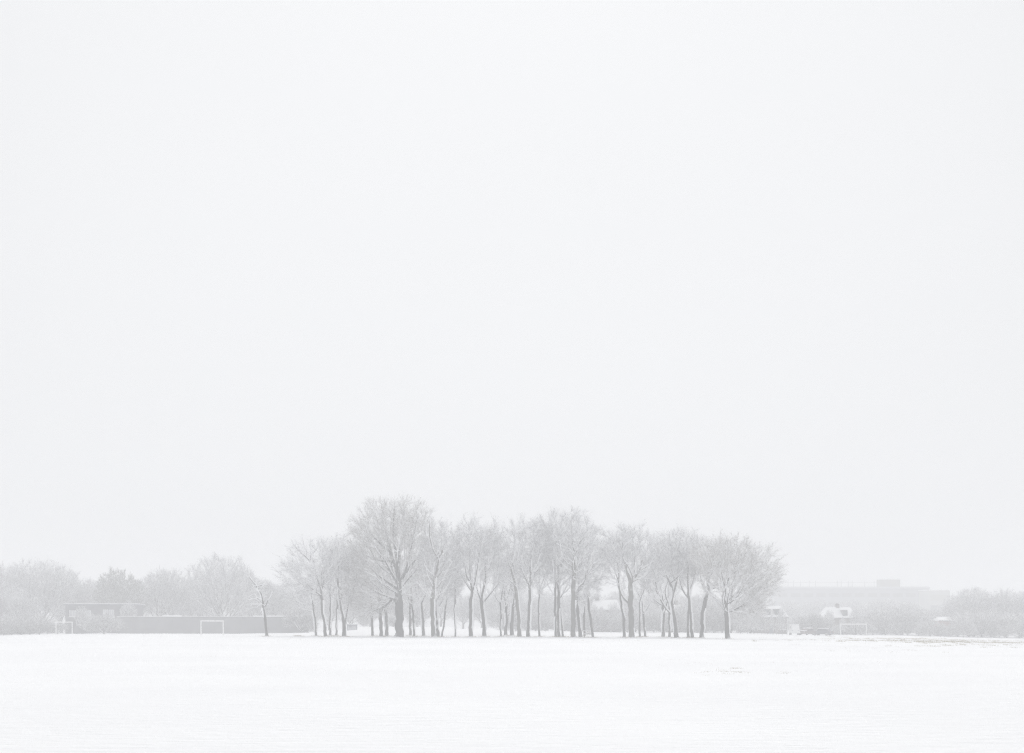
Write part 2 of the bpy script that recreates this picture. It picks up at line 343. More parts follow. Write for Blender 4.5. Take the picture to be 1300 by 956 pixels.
G = 'bare trees of the copse on the snow field'
TREES = [
 (401.6,222,3.0,[(398,775),(394,745)],[],[(383,738,23,38)],'thin leaning bare tree, leftmost trunk of the copse, its branches trailing left','bark',.5),
 (413.5,212,4.2,[(407,745),(400,725),(394,712)],[[(394,712),(388,704),(374,697),(362,694)],[(394,712),(402,700),(405,688)],[(407,745),(398,738),(380,730)]],[(392,722,31,38),(412,712,24,29)],'slender tree curving left into an arch, second trunk from the copse\'s left end','bark',.55),
 (419,228,3.0,[(419.5,785),(420,760)],[],[(424,725,18,38)],'thin straight bare tree, third trunk from the copse\'s left end, close beside the curving one','bark',.9),
 (427,230,2.6,[(427.5,785),(428,762)],[],[(432,718,18,38)],'thinnest upright bare tree, fourth trunk from the copse\'s left end','bark',.9),
 (437,214,5.0,[(437,797),(432,762),(428,735)],[[(437,797),(440,785),(442,764),(446,745)]],[(435,722,24,42)],'bare tree whose trunk forks close to the snow, left of the great oak','bark',.9),
 (473,226,3.2,[(472,782),(471,760)],[],[(464,742,22,36)],'narrow dark trunk under the great oak\'s left side, with open snow on its left','bark',1),
 (484,222,4.5,[(483,780),(482,765)],[],[(480,745,18,30)],'bare tree, left one of the close pair at the great oak\'s left','bark',1),
 (491,226,4.5,[(490,780),(489,760)],[],[(492,735,20,40)],'bare tree with a splayed foot, right one of the pair at the great oak\'s left','bark',1),
 (506.5,214,10.5,[(507,780),(506,755),(508,738)],[[(503,748),(494,740),(484,733),(477,729)],[(502,762),(490,768),(480,774),(472,777)],[(508,738),(500,715),(496,700),(492,680),(485,660)],[(507,730),(502,700),(499,665),(503,645)],[(508,738),(517,722),(520,705),(524,690),(528,670)],[(514,728),(523,714),(534,709)],[(496,700),(482,690),(470,675)],[(500,715),(482,712),(465,705)]],[(486,676,44,47),(515,673,39,45),(465,700,33,44),(534,698,25,48),(458,745,26,46),(478,740,40,44),(526,735,26,34),(450,715,18,30)],'great broad oak with the thickest trunk and the tallest rounded brownish crown','oakbark',1.0),
 (521,232,3.5,[(521,780),(521,765)],[],[(522,740,16,35)],'plain dark trunk just right of the great oak, half behind a snow-streaked stem','bark',1),
 (526,222,2.8,[(524,775),(522,755)],[],[(520,730,18,35)],'thin stem with a bright stripe of driven snow, first right of the great oak','bark',1),
 (538,228,4.0,[(536,778),(535,765)],[],[(537,735,18,36)],'short-looking dark trunk midway between the great oak and the twin trunk with snow knobs','bark',1),
 (551,211,6.0,[(549,780),(550,755),(552,735)],[[(552,735),(556,722),(557,711),(549,695),(546,682),(549,658)],[(557,711),(565,695),(575,683)],[(552,735),(562,727),(570,722)]],[(563,703,26,44),(545,722,20,35)],'pale trunk carrying white knobs of snow and a white S-shaped upper limb','palebark',1),
 (556,220,4.2,[(554,785),(553,765)],[],[(562,732,22,34)],'dark trunk growing tight against the right of the pale trunk with snow knobs','bark',1),
 (561,216,2.2,[(564,790),(566,770),(567,763)],[],[(572,745,12,20)],'short crooked sapling leaning right, beside the pale trunk with snow knobs','bark',.7),
 (578,215,2.0,[(577.5,780),(578.5,742)],[[(578,754),(568,754),(558,760)]],[(578,730,14,24)],'pole-thin young tree, one side branch reaching left, alone before the snow bank','bark',.6),
 (598,213,5.2,[(598,780),(598,762),(600,752)],[[(598,755),(594,745),(585,728),(582,718)],[(600,752),(605,735),(609,705),(612,690)],[(599,752),(597,730),(596,705)]],[(598,702,25,46)],'upright tree forking into three rods, left one of the matched pair at the copse gap','bark',.9),
 (615,215,5.0,[(614,785),(611,762)],[[(611,762),(605,753),(601,750)],[(611,762),(615,745),(618,728),(627,712),(632,705)],[(618,728),(612,700),(622,680),(626,668)]],[(620,702,26,44)],'tree with a low forked top, right one of the matched pair at the copse gap','bark',.9),
 (636,222,2.2,[(636,775),(635,765)],[[(636,765),(625,758),(620,753)]],[(632,735,16,30)],'thin stem with a long bough stretching left, leftmost of the dense mid-copse cluster','bark',.8),
 (642,232,4.0,[(643,785),(643,770)],[],[(645,735,18,36)],'hazy rear trunk, left one of two set back in the dense cluster mid-copse','bark',1),
 (650,230,5.0,[(650,785),(651,768)],[],[(652,730,18,38)],'hazy rear trunk, right one of two set back in the dense cluster mid-copse','bark',1),
 (659.5,214,5.2,[(659,783),(657,762),(654,740),(649,722)],[],[(650,706,20,44)],'straight pale trunk at the front right of the dense mid-copse cluster','palebark',.9),
 (670.6,213,4.6,[(672,780),(673,750),(675,705)],[[(673,745),(664,728),(660,715)],[(673,735),(685,722),(690,710)]],[(673,702,22,46)],'evenly tapering straight trunk standing free just right of the dense cluster','bark',.9),
 (685,218,2.6,[(684,775),(685,748)],[],[(687,725,14,32)],'slim upright stem alone between the tapering trunk and the trio of stems','bark',.8),
 (705.6,214,3.0,[(705,770),(705,740),(703,725)],[],[(694,702,20,48)],'left stem of the close trio near the middle right of the copse','bark',.9),
 (710,216,3.8,[(709,760),(709,725),(709,700)],[[(706,722),(697,710),(688,700),(681,693)],[(709,725),(714,715),(717,700)]],[(708,690,30,43)],'middle stem of the close trio, the tallest, with a fan of fine branches','bark',.95),
 (714.5,219,2.6,[(712,780),(710,755)],[],[(718,715,18,36)],'right stem of the close trio, with snow lying along its leaning foot','bark',.9),
 (728,211,6.2,[(728,780),(728,750),(729,728)],[[(729,728),(731,712),(727,690),(725,675)],[(729,728),(735,710),(745,692),(757,686)]],[(733,694,30,44)],'thick pale straight trunk with one white snow knob halfway up, right of the close trio','palebark',.95),
 (737,216,4.6,[(734,780),(732,765),(735,745)],[],[(748,716,22,36)],'trunk leaning up into the back of the thick pale one, its foot splayed right','bark',.9),
 (742,226,2.6,[(741.5,785),(742,765)],[],[(744,740,14,28)],'short dark stem rising behind the snow-covered bench','bark',.8),
 (752.7,213,3.0,[(749,780),(747,760),(741,750)],[[(747,760),(740,753),(733,760)]],[(744,746,16,20)],'thin arching tree bent over to the left, first trunk right of the snow-covered bench','bark',.8),
 (792.6,214,3.4,[(792,785),(788,760),(786,745),(785,725)],[],[(782,708,20,38)],'narrow trunk crossing the left side of the thick pale Y-forked tree','bark',.85),
 (802,209,7.2,[(801,780),(801,750),(801,738)],[[(800,737),(795,722),(792,705),(785,688)],[(801,738),(808,730),(818,722),(830,710)],[(798,770),(788,756),(786,735)]],[(803,702,29,34),(790,692,19,24)],'thick pale tree forking into a wide Y, right of the open gap','palebark',.95),
 (812.5,226,2.6,[(812.5,785),(812,765)],[],[(812,730,14,30)],'left one of two thin rear stems right of the wide Y-shaped tree','bark',.9),
 (819,228,2.6,[(817,785),(816,768)],[],[(822,735,16,32)],'right one of two thin rear stems right of the wide Y-shaped tree','bark',.9),
 (842,228,4.2,[(842,785),(842,768)],[],[(840,725,20,42)],'clean straight trunk, leftmost of three left of the long low bough\'s tree','bark',.95),
 (850,222,3.0,[(850,785),(850,768)],[],[(852,728,16,38)],'narrow knotty trunk just left of the leaning trunk with the long bough','bark',.95),
 (859,212,5.6,[(856,790),(854,775),(852,765)],[[(855,780),(843,770),(830,760),(820,745),(813,733)],[(852,765),(856,752),(852,742),(845,735),(833,733)],[(852,765),(858,740),(862,715)]],[(850,706,28,32),(826,736,16,20)],'left-leaning trunk with one long bough sweeping low to the left','bark',.95),
 (874,214,3.2,[(874,785),(875,760)],[],[(867,710,20,38)],'left stem of a tight pair right of the leaning trunk with the long bough','bark',.95),
 (879,212,4.0,[(877,780),(874,755),(873,720),(872,695)],[[(874,755),(882,735),(885,718)]],[(877,704,24,32)],'right stem of a tight pair, its dark leader running to the crown\'s top','bark',.95),
 (891,212,5.2,[(892,785),(895,765),(900,748),(898,738)],[[(898,738),(903,728),(908,720),(918,718)],[(900,748),(910,745),(918,750)]],[(905,716,28,36)],'tree with a zigzag upper trunk, second trunk from the copse\'s right end','bark',.95),
 (924,204,6.0,[(923,785),(921,765),(921,745)],[[(921,765),(935,752),(950,745),(965,742)],[(921,745),(915,725),(910,705)],[(921,745),(935,725),(950,710)]],[(938,722,48,38),(957,742,28,34),(918,706,32,27),(948,765,24,20)],'rightmost trunk of the copse, its wide snowy crown overhanging to the right','bark',.6),
]
for i, (px, Y, w, pts, gd, cr, lab, bark, dens) in enumerate(TREES):
    big = (px == 506.5)
    planted('oak_tree' if big else 'bare_tree', 100+i, px, Y, w, pts, gd, cr, lab, group=None if big else G, bark=bark,
            twig='browntwig' if big or px in (891, 924) else 'twig', dens=dens, attach_from=.75 if big else .5, lobe=.05 if big else .10)
planted('young_tree', 91, 338.8, 214, 3.8, [(337.5,790),(336,778),(332,755),(326,744),(317,733)], [[(326,744),(333,742),(340,742)],[(332,760),(326,757)],[(335,770),(342,764),(347,757)]],
        [(327,755,17,22),(340,760,12,16)], 'lone small leaning tree left of the copse in front of the long wall', dens=.42, twk=.7, rleaf=.028, snow=.2, twig='shrubtwig', fork=(0, 0, 1.5))

# ------------------------------------------------------------------ trees and shrubs behind
def proto(name, seed, h, spread, trunkh, R, npts, bark, twig, ground=False, tw=(4, 3, 1.0, .6, .034), dense=False):
    rng = random.Random(seed)
    if not ground:
        trunk = [(0, 0, -.4), (rng.uniform(-.3, .3), 0, trunkh*.6), (rng.uniform(-.4, .4), 0, trunkh)]
        ells = [((0, 0, trunkh*.5+h*.5), (spread, spread, (h-trunkh*.8)/2)), ((spread*.35, 0, h*.42), (spread*.6, spread*.6, h*.27)), ((-spread*.4, .5, h*.48), (spread*.55, spread*.6, h*.28))]
        w, c = tree_meshes(seed, trunk, [], ells, R, npts, M[bark], M[twig], zmin=1.2, snow=-.5, tw=tw, attach_from=.3, rleaf=.02)
    else:
        trunk = [(0, 0, -.2), (0, 0, .4)]
        ells = [((0, 0, h*.5), (spread, spread*.8, h*.5)), ((spread*.5, 0, h*.35), (spread*.6, spread*.6, h*.35))]
        w, c = tree_meshes(seed, trunk, [], ells, R, npts, M[bark], M[twig], zmin=.15, snow=-.6, tw=tw, attach_from=0, thick=.03, rleaf=.012, step=.5)
    return [('trunk' if not ground else 'stem', w), ('crown' if not ground else 'branches', c)]
FAR = [proto('t', 11, 16, 6.5, 3.5, .38, 1500, 'bgbark', 'bgtwig'), proto('t', 12, 16, 5.6, 3, .34, 1300, 'bgbark', 'bgtwig'),
       proto('t', 13, 16, 7.5, 3, .42, 1800, 'bgbark', 'bgtwig'), proto('t', 14, 16, 5.0, 4.5, .30, 1100, 'bgbark', 'bgtwig')]
EVER = proto('e', 21, 14, 6, 1.5, .35, 1500, 'bgbark', 'evergreen', tw=(8, 4, .7, .45, .05))
SHR = [proto('s', 31, 4, 2.6, 0, .07, 420, 'bgbark', 'shrubtwig', True, (5, 3, .7, .4, .022)), proto('s', 32, 4, 2.0, 0, .06, 330, 'bgbark', 'shrubtwig', True, (5, 3, .7, .4, .022)),
       proto('s', 33, 4, 3.4, 0, .08, 520, 'bgbark', 'shrubtwig', True, (5, 3, .7, .4, .022))]
def place(name, parts, px, Y, top, base_h, wide, rz, label, cat, group):
    x = X(px, Y); z = gh(x, Y); h = Z(top, Y)-z
    s = h/base_h
    r = empty(name, (x, Y, z), rz); r.scale = (s*wide, s*wide, s)
    tag(r, label, cat, group)
    for n, me in parts: link(n, me, r)
    return r
rr = random.Random(5)
GL, GC, GR = 'bare trees in the far left treeline', 'far trees seen through the copse', 'bare trees in the far right treeline'
LL, LC, LR = 'hazy bare tree merging into the far treeline left of the copse', 'pale hazy bare tree far behind the copse trunks', 'hazy bare tree merging into the low treeline at the far right'
for px, Y, top, wd, var in [(-28,345,712,1.0,2),(2,340,713,1.05,0),(22,355,716,1.0,1),(52,342,708,1.1,2),(78,350,717,.95,0),(95,365,735,1.1,1),(115,350,737,1.1,3),(128,372,734,1.1,2),
    (172,352,733,1.2,1),(200,345,724,1.05,3),(216,348,720,1.0,0),(240,360,736,1.1,1),(258,352,728,1.0,2),(306,356,718,1.0,1),(326,350,734,1.1,2),(348,352,738,1.2,0),(370,358,742,1.2,2),
    (394,352,742,1.2,1),(418,356,748,1.2,0)]:
    place('bare_tree', FAR[var], px, Y, top, 16.6, wd*.95, rr.uniform(0, 6.28), LL, 'tree', GL)
place('bare_tree', FAR[2], 284, 335, 702, 16.6, 1.0, .6, 'large round-headed bare tree standing highest in the left treeline, above the long wall', 'tree', GL)
place('evergreen_tree', EVER, 152, 338, 724, 14.4, 1.0, 1.2, 'dense dome-topped dark evergreen rising behind the flat-roofed block', 'tree', None)
for px, Y, top, wd, var in [(445,362,750,1.3,2),(470,355,752,1.3,0),(500,362,748,1.4,1),(530,356,752,1.3,2),(560,365,750,1.3,0),(588,358,754,1.3,1),(612,362,750,1.3,2),(640,356,748,1.3,0),(668,362,752,1.3,2),
    (695,366,750,1.3,1),(722,360,752,1.3,0),(745,380,752,1.2,2),(786,382,748,1.2,0),(812,372,750,1.3,2),(838,380,752,1.3,1),(868,382,754,1.3,0),(895,375,752,1.3,2),(925,370,752,1.3,1),(952,374,752,1.3,0)]:
    place('bare_tree', FAR[var], px, Y, top, 16.6, wd, rr.uniform(0, 6.28), LC, 'tree', GC)
for px, Y, top, wd, var in [(1100,372,772,1.5,0),(1122,368,764,1.5,1),(1145,362,763,1.5,2),(1166,365,771,1.5,0),(1186,356,772,1.5,1),(1214,352,756,1.3,3),(1236,345,743,1.1,0),(1258,352,753,1.3,2),(1276,345,746,1.2,1),(1296,350,749,1.2,2),(1318,345,746,1.2,0),(1344,345,750,1.2,2)]:
    place('bare_tree', FAR[var], px, Y, top, 16.6, wd, rr.uniform(0, 6.28), LR, 'tree', GR)
for px, top in [(1003,761),(1022,764),(1041,760),(1062,765),(1080,761),(1101,763),(1120,759),(1141,762),(1160,765),(1204,762),(1222,757)]:
    place('bare_tree', FAR[rr.randrange(3)], px, 450+rr.uniform(-15, 15), top, 16.6, 1.2, rr.uniform(0, 6.28), 'very faint bare tree in the haze in front of the long pale block', 'tree', 'faint trees before the long block')
GS = 'snow-covered shrubs along the field edge'
EXTRA = [(1194,322,793,1.2),(1207,324,792,1.2),(1199,318,799,1.1),(1181,322,786,1.2),(1223,322,782,1.2),(1052,326,790,1.2),(1066,328,793,1.2),(1080,327,791,1.2),(1092,326,786,1.2)]
def shrub(px, Y, top, wd, var, lab, grp=GS): place('snowy_shrub', SHR[var], px, Y, top, 4.4, wd, rr.uniform(0, 6.28), lab, 'shrub', grp)
shrub(132, 286, 777, 1.1, 2, 'white rounded shrub in front of the flat-roofed block\'s right end')
for px, top in [(-6,779),(5,783),(15,781),(26,777),(38,784),(50,780),(46,788),(60,788),(73,789)]: shrub(px, 300, top, 1.4, rr.randrange(3), 'low grey shrub at the foot of the far-left house and treeline', GS)
for px, Y, top, wd in EXTRA: shrub(px, Y, top, wd, rr.randrange(3), 'snow-flecked shrub in the thicket edging the field at the right')
for px, top in [(392,778),(382,764)]: shrub(px, 296, top, 1.0, rr.randrange(3), 'snow-laden shrub beside the long wall\'s right end', GS)
for px, top in [(1026,778),(1038,777),(1018,786),(1050,788)]: shrub(px, 318, top, 1.1, rr.randrange(3), 'pale branching shrub between the two snow-roofed houses right of the copse', GS)
for px, Y, top, wd in [(1094,318,778,1.3),(1108,312,775,1.4),(1124,308,772,1.3),(1138,312,770,1.3),(1152,306,773,1.3),(1166,310,775,1.3),(1180,306,780,1.4),(1216,306,778,1.3),(1230,300,774,1.2),(1246,298,777,1.3),(1262,300,773,1.2),(1278,296,778,1.3),(1294,300,776,1.3),(1312,300,776,1.3),(1060,326,791,1.5),(1086,326,791,1.5)]:
    shrub(px, Y+30, top, wd*1.05, rr.randrange(3), 'snow-flecked shrub in the thicket edging the field at the right', GS)
for px in (462,498,530,640,655,668,680,692,704,716,728,742,753,764,775,787,797,807,818,830,842,852,862,873,884,895,906,917,928,940,952):
    shrub(px, 308+rr.uniform(-6, 14), rr.uniform(765, 786), rr.uniform(1.1, 1.6), rr.randrange(3), 'hazy shrub low behind the copse trunks', GS)
for px, Y, top, wd in [(8,308,742,1.1),(27,304,750,1.1),(-12,306,748,1.1),(886,316,757,1.3),(870,318,764,1.2),(858,314,770,1.0),(992,308,772,.6),(1053,322,775,.7),(1086,324,773,.8),(1070,318,784,.7),(104,300,770,.9),(163,300,764,.9),(764,312,771,.9),(779,314,766,.8),(754,312,768,.8)]:
    place('bare_tree', FAR[3], px, Y, top, 16.6, wd, rr.uniform(0, 6.28), 'small bare tree partly screening a building at the field edge', 'tree', 'small trees in front of the buildings')
# row of saplings between copse and right-hand houses
SAP = proto('p', 41, 6, 1.2, 1.0, .06, 70, 'bgbark', 'shrubtwig', False, (4, 2, .8, .4, .018))
for k in range(16):
    px = 934+k*4.6+rr.uniform(-1.5, 1.5)
    place('sapling', SAP, px, 276+rr.uniform(-5, 5), rr.uniform(772, 783)+(9 if px > 958 else 0), 6.4, .9, rr.uniform(0, 6.28), 'slim grey sapling in the row under and right of the copse\'s overhanging end crown', 'sapling', 'saplings in a row right of the copse')

# ------------------------------------------------------------------ buildings
def window(par, x0, x1, z0, z1, y, glass='glass', frame='whitepaint'):
    t = .09
    f = MB(); f.box(x0, x0+t, y-.06, y+.05, z0, z1).box(x1-t, x1, y-.06, y+.05, z0, z1).box(x0+t, x1-t, y-.06, y+.05, z1-t, z1).box(x0+t, x1-t, y-.06, y+.05, z0, z0+t)
    xm = (x0+x1)/2; f.box(xm-.04, xm+.04, y-.055, y+.045, z0+t, z1-t)
    w = f.build('window', M[frame], par)
    MB().box(x0+t, x1-t, y-.01, y+.02, z0+t, z1-t).build('pane', M[glass], w)
    MB().box(x0-.1, x1+.1, y-.16, y-.065, z0-.1, z0-.01).build('sill', M['snow'], w)
def house(px0, px1, Y, top, eave, label, wallm, hip=.25, dormers=(), chims=(.25,), depth=8, wins=3):
    x0, x1 = X(px0, Y), X(px1, Y); xc = (x0+x1)/2; hw = (x1-x0)/2; z = gh(xc, Y); ze = Z(eave, Y)-z; zt = Z(top, Y)-z
    r = empty('snowy_house', (xc, Y, z)); tag(r, label, 'house', None)
    MB().box(-hw+.35, hw-.35, 0, depth, -.5, ze).build('wall', M[wallm], r)
    hp = hw*hip; hd = depth/2
    v = [(-hw, -.45, ze), (hw, -.45, ze), (hw, depth+.45, ze), (-hw, depth+.45, ze), (-hw+hp, hd, zt), (hw-hp, hd, zt),
         (-hw, -.45, ze-.18), (hw, -.45, ze-.18), (hw, depth+.45, ze-.18), (-hw, depth+.45, ze-.18)]
    rf = MB().add(v, [(0,1,5,4),(2,3,4,5),(1,2,5),(3,0,4),(0,6,7,1),(1,7,8,2),(2,8,9,3),(3,9,6,0),(9,8,7,6)]).build('roof', M['snow'], r)
    MB().box(-hw+.03, hw-.03, -.56, -.453, ze-.2, ze-.06).build('gutter', M['steel'], r)
    for c in chims:
        cx = -hw+2*hw*c; ch = MB().box(cx-.4, cx+.4, hd-.35, hd+.35, ze+.3, zt+.9).build('chimney', M[wallm], r)
        MB().box(cx-.45, cx+.45, hd-.4, hd+.4, zt+.902, zt+1.0).build('cap', M['snow'], ch)
    for c in dormers:
        cx = -hw+2*hw*c; w = min(.6, hw*.2); dz = ze+(zt-ze)*.7
        d = MB().box(cx-w, cx+w, .3, hd, ze+.1, dz).build('dormer', M['brick'], r)
        MB().box(cx-w-.15, cx+w+.15, .1, hd, dz+.003, dz+.12).build('dormer_roof', M['snow'], d)
        MB().box(cx-w+.15, cx+w-.15, .27, .297, ze+.35, dz-.2).build('dormer_pane', M['glass'], d)
    nf = 2 if ze > 4.2 else 1
    for fl in range(nf):
        for k in range(wins):
            cx = -hw+2*hw*(k+.5)/wins; zb = .95+fl*2.7
            if fl == 0 and k == wins//2:
                d = MB().box(cx-.5, cx+.5, -.05, -.003, 0, 2.1).build('door', M['greyclad'], r); MB().box(cx+.35, cx+.42, -.1, -.053, .95, 1.1).build('handle', M['hub'], d); continue
            if zb+1.1 < ze: window(r, cx-.6, cx+.6, zb, zb+1.15, -.045)
    return r
house(-22, 17, 322, 757, 769, 'brick house with a snow-covered roof at the photograph\'s left edge, screened by trees', 'brick', .12)
house(752, 788, 325, 761, 774, 'house with a bright snow-covered roof seen through the open gap in the copse', 'redbrick', .15, chims=(.2,), wins=2)
house(848, 900, 330, 767, 777, 'house with a snowy roof glimpsed behind the leaning trunk and tight pair of trunks', 'redbrick', .2)
house(958, 1001, 318, 769, 783, 'house with two dark dormers in its snowy roof, just right of the copse', 'redbrick', .25, dormers=(.4, .68))
house(1046, 1090, 336, 770.5, 784, 'house with one dark dormer in its snowy roof, behind the right-hand goal', 'redbrick', .28, dormers=(.62,), chims=(.5,))
house(1191, 1209, 330, 783, 787.5, 'small pink-walled cottage with a thin white roof in the right-hand thicket', 'pinkbrick', .2, chims=(), depth=4, wins=1)

# flat-roofed two-storey block on the left
def flat_block():
    Y = 306; x0, x1 = X(83, Y), X(168, Y); z = gh((x0+x1)/2, Y); ze = Z(768, Y)-z; W = x1-x0
    r = empty('flat_roofed_building', (x0, Y, z)); tag(r, 'dark two-storey flat-roofed building with three pale upper windows, left of the long wall', 'building')
    MB().box(0, W, 0, 9, -.5, ze).build('wall', M['brick'], r)
    MB().box(-.3, W+.3, -.3, 9.3, ze+.003, ze+.22).build('fascia', M['greyclad'], r)
    MB().box(-.3, W+.3, -.3, 9.3, ze+.223, ze+.34).build('roof_snow', M['snow'], r)
    def w(a, b, t, bt, g='paleglass'): window(r, X(a, Y)-x0, X(b, Y)-x0, Z(bt, Y)-z, Z(t, Y)-z, -.05, g)
    w(88, 96.5, 775, 783); w(108, 115.5, 775, 782); w(131, 137.5, 774, 784); w(138.3, 145, 774, 784)
    w(156, 163, 790, 798)
    MB().box(X(120, Y)-x0, X(124.5, Y)-x0, -.05, -.003, 0, 2.1).build('door', M['greyclad'], r)
    MB().box(1.5, 2.3, 3, 4, ze+.5, ze+1.3).build('roof_vent', M['steel'], r)
flat_block()

# long boundary wall
def long_wall():
    Y = 296; x0, x1 = X(148, Y), X(391, Y); r = empty('brick_wall', (x0, Y, gh((x0+x1)/2, Y)))
    z = r.location.z; ze = Z(783.6, Y)-z; W = x1-x0
    tag(r, 'long plain grey snow-capped wall behind the goals, left of the copse', 'wall')
    MB().box(0, W, 0, .35, -1, ze).build('wall_panel', M['wallbrick'], r)
    n = 14
    for k in range(n+1):
        cx = W*k/n; MB().box(max(0, cx-.22), min(W, cx+.22), -.1, -.003, -1, ze-.03).build('pier', M['wallbrick'], r)
    MB().box(-.05, W+.05, -.14, .42, ze+.003, ze+.08).build('coping', M['steel'], r)
    for a, b, t in [(148,206,.10),(206,231,.34),(231,320,.09),(321,386,.26)]:
        MB().box(X(a, Y)-x0+.05, X(b, Y)-x0-.05, -.12, .40, ze+.083, ze+.08+t).build('snow_cap', M['snow'], r, .04)
long_wall()

# low fence behind the left end of the copse
def low_fence():
    Y = 262; r = empty('panel_fence', (X(441, Y), Y, gh(X(441, Y), Y))); tag(r, 'short pale grey slatted fence behind the forked tree at the copse\'s left end', 'fence')
    W = X(453, Y)-X(441, Y); h = 1.25
    for k in range(12): MB().box(W*k/12, W*k/12+.1, 0, .03, 0, h-.1).build('slat', M['greyclad'], r)
    MB().box(0, W, .033, .09, h-.35, h-.25).build('rail', M['greyclad'], r); MB().box(0, W, -.03, .1, h-.097, h-.02).build('snow_cap', M['snow'], r)
    for x in (0, W): MB().box(x-.06, x+.06, .1, .22, -.4, h).build('post', M['greyclad'], r)
low_fence()

# long distant block
def far_block():
    Y = 560; x0, x1 = X(985, Y), X(1180, Y); z = 0; ze = Z(747, Y); W = x1-x0
    r = empty('long_office_building', (x0, Y, z)); tag(r, 'very long hazy block with rooftop masts and a plant room, far right', 'building')
    MB().box(0, W, 0, 16, -1, ze).build('wall', M['farclad'], r)
    MB().box(-.4, W+.2, -.4, 16.4, ze+.003, ze+.7).build('parapet', M['paleglass'], r)
    for fl in range(4):
        zb = ze-3.4-fl*3.6
        for k in range(12):
            MB().box(W*k/12+.8, W*(k+1)/12-.5, -.06, -.003, zb, zb+1.5).build('window', M['steel'], r)
    for px in (1003, 1010, 1019, 1030, 1038, 1066, 1071, 1080, 1085, 1101, 1113):
        x = X(px, Y)-x0; MB().tube((x, 4, ze+.7), (x, 4, ze+3.2), .09, .07, 6).build('roof_mast', M['steel'], r)
    MB().tube((X(1000, Y)-x0, 4.0, ze+2.4), (X(1116, Y)-x0, 4.0, ze+2.4), .05, k=6).build('roof_rail', M['steel'], r)
    a, b = X(1121, Y)-x0, X(1145.5, Y)-x0
    ph = MB().box(a, b, 3, 10, ze+.7, Z(735.5, Y)).build('plant_room', M['concrete'], r)
    MB().box(a-.2, b+.2, 2.8, 10.2, Z(735.5, Y)+.003, Z(735, Y)+.25).build('plant_room_roof', M['snow'], ph)
    Y2 = 540; x2 = X(1178, Y2)
    r2 = empty('office_block', (x2, Y2, 0)); W2 = X(1206, Y2)-x2; z2 = Z(749.5, Y2)
    tag(r2, 'cream square-topped block with a dark upper band, at the long pale block\'s right end', 'building')
    MB().box(0, W2, 0, 12, -1, z2).build('wall', M['render'], r2)
    MB().box(-.2, W2+.2, -.2, 12.2, z2+.003, z2+.3).build('roof_snow', M['snow'], r2)
    for fl in range(3):
        for k in range(1):
            MB().box(1, W2-2, -.06, -.003, z2-3.9-fl*4, z2-1.7-fl*4).build('window', M['concrete' if fl == 0 else 'glass'], r2)
far_block()

# ------------------------------------------------------------------ goals
def goal(name, px, Y, th, label):
    x = X(px, Y); z = gh(x, Y); r = empty(name, (x, Y, z), th); tag(r, label, 'goal', 'football goals on the snow field')
    w, h = 7.32, 2.44
    for s in (-1, 1): MB().tube((s*w/2, 0, -.3), (s*w/2, 0, h-.06), .10, k=10).build('post', M['whitepaint'], r)
    MB().tube((-w/2-.07, 0, h), (w/2+.07, 0, h), .10, k=10).build('crossbar', M['whitepaint'], r)
    return r
goal('football_goal', 81.5, 290, math.radians(82), 'white goal frame standing in front of the flat-roofed building, leftmost of the three')
goal('football_goal', 269.5, 246, math.radians(71), 'brighter, larger white goal frame in front of the long wall')
goal('football_goal', 1083.5, 304, math.radians(29), 'faint white goal frame by the thicket right of the copse')

# ------------------------------------------------------------------ bench
def bench():
    Y = 217; x = X(747, Y); r = empty('park_bench', (x, Y, gh(x, Y)), .15); tag(r, 'small park bench under thick snow between the trunks right of the thick pale tree', 'bench')
    w = .62
    for s in (-1, 1):
        MB().box(s*w-.04, s*w+.04, -.22, .22, -.1, .42).build('leg', M['wood'], r); MB().box(s*w-.04, s*w+.04, .2, .27, .42, .95).build('back_post', M['wood'], r)
    for k in range(3): MB().box(-w-.1, w+.1, -.25+k*.17, -.11+k*.17, .423, .46).build('seat_slat', M['wood'], r)
    for k in range(2): MB().box(-w-.1, w+.1, .165, .197, .55+k*.2, .68+k*.2).build('back_slat', M['wood'], r)
    MB().box(-w-.1, w+.1, -.24, .15, .463, .60).build('seat_snow', M['snow'], r, .05); MB().box(-w-.12, w+.12, .16, .29, .953, 1.08).build('back_snow', M['snow'], r, .04)
bench()

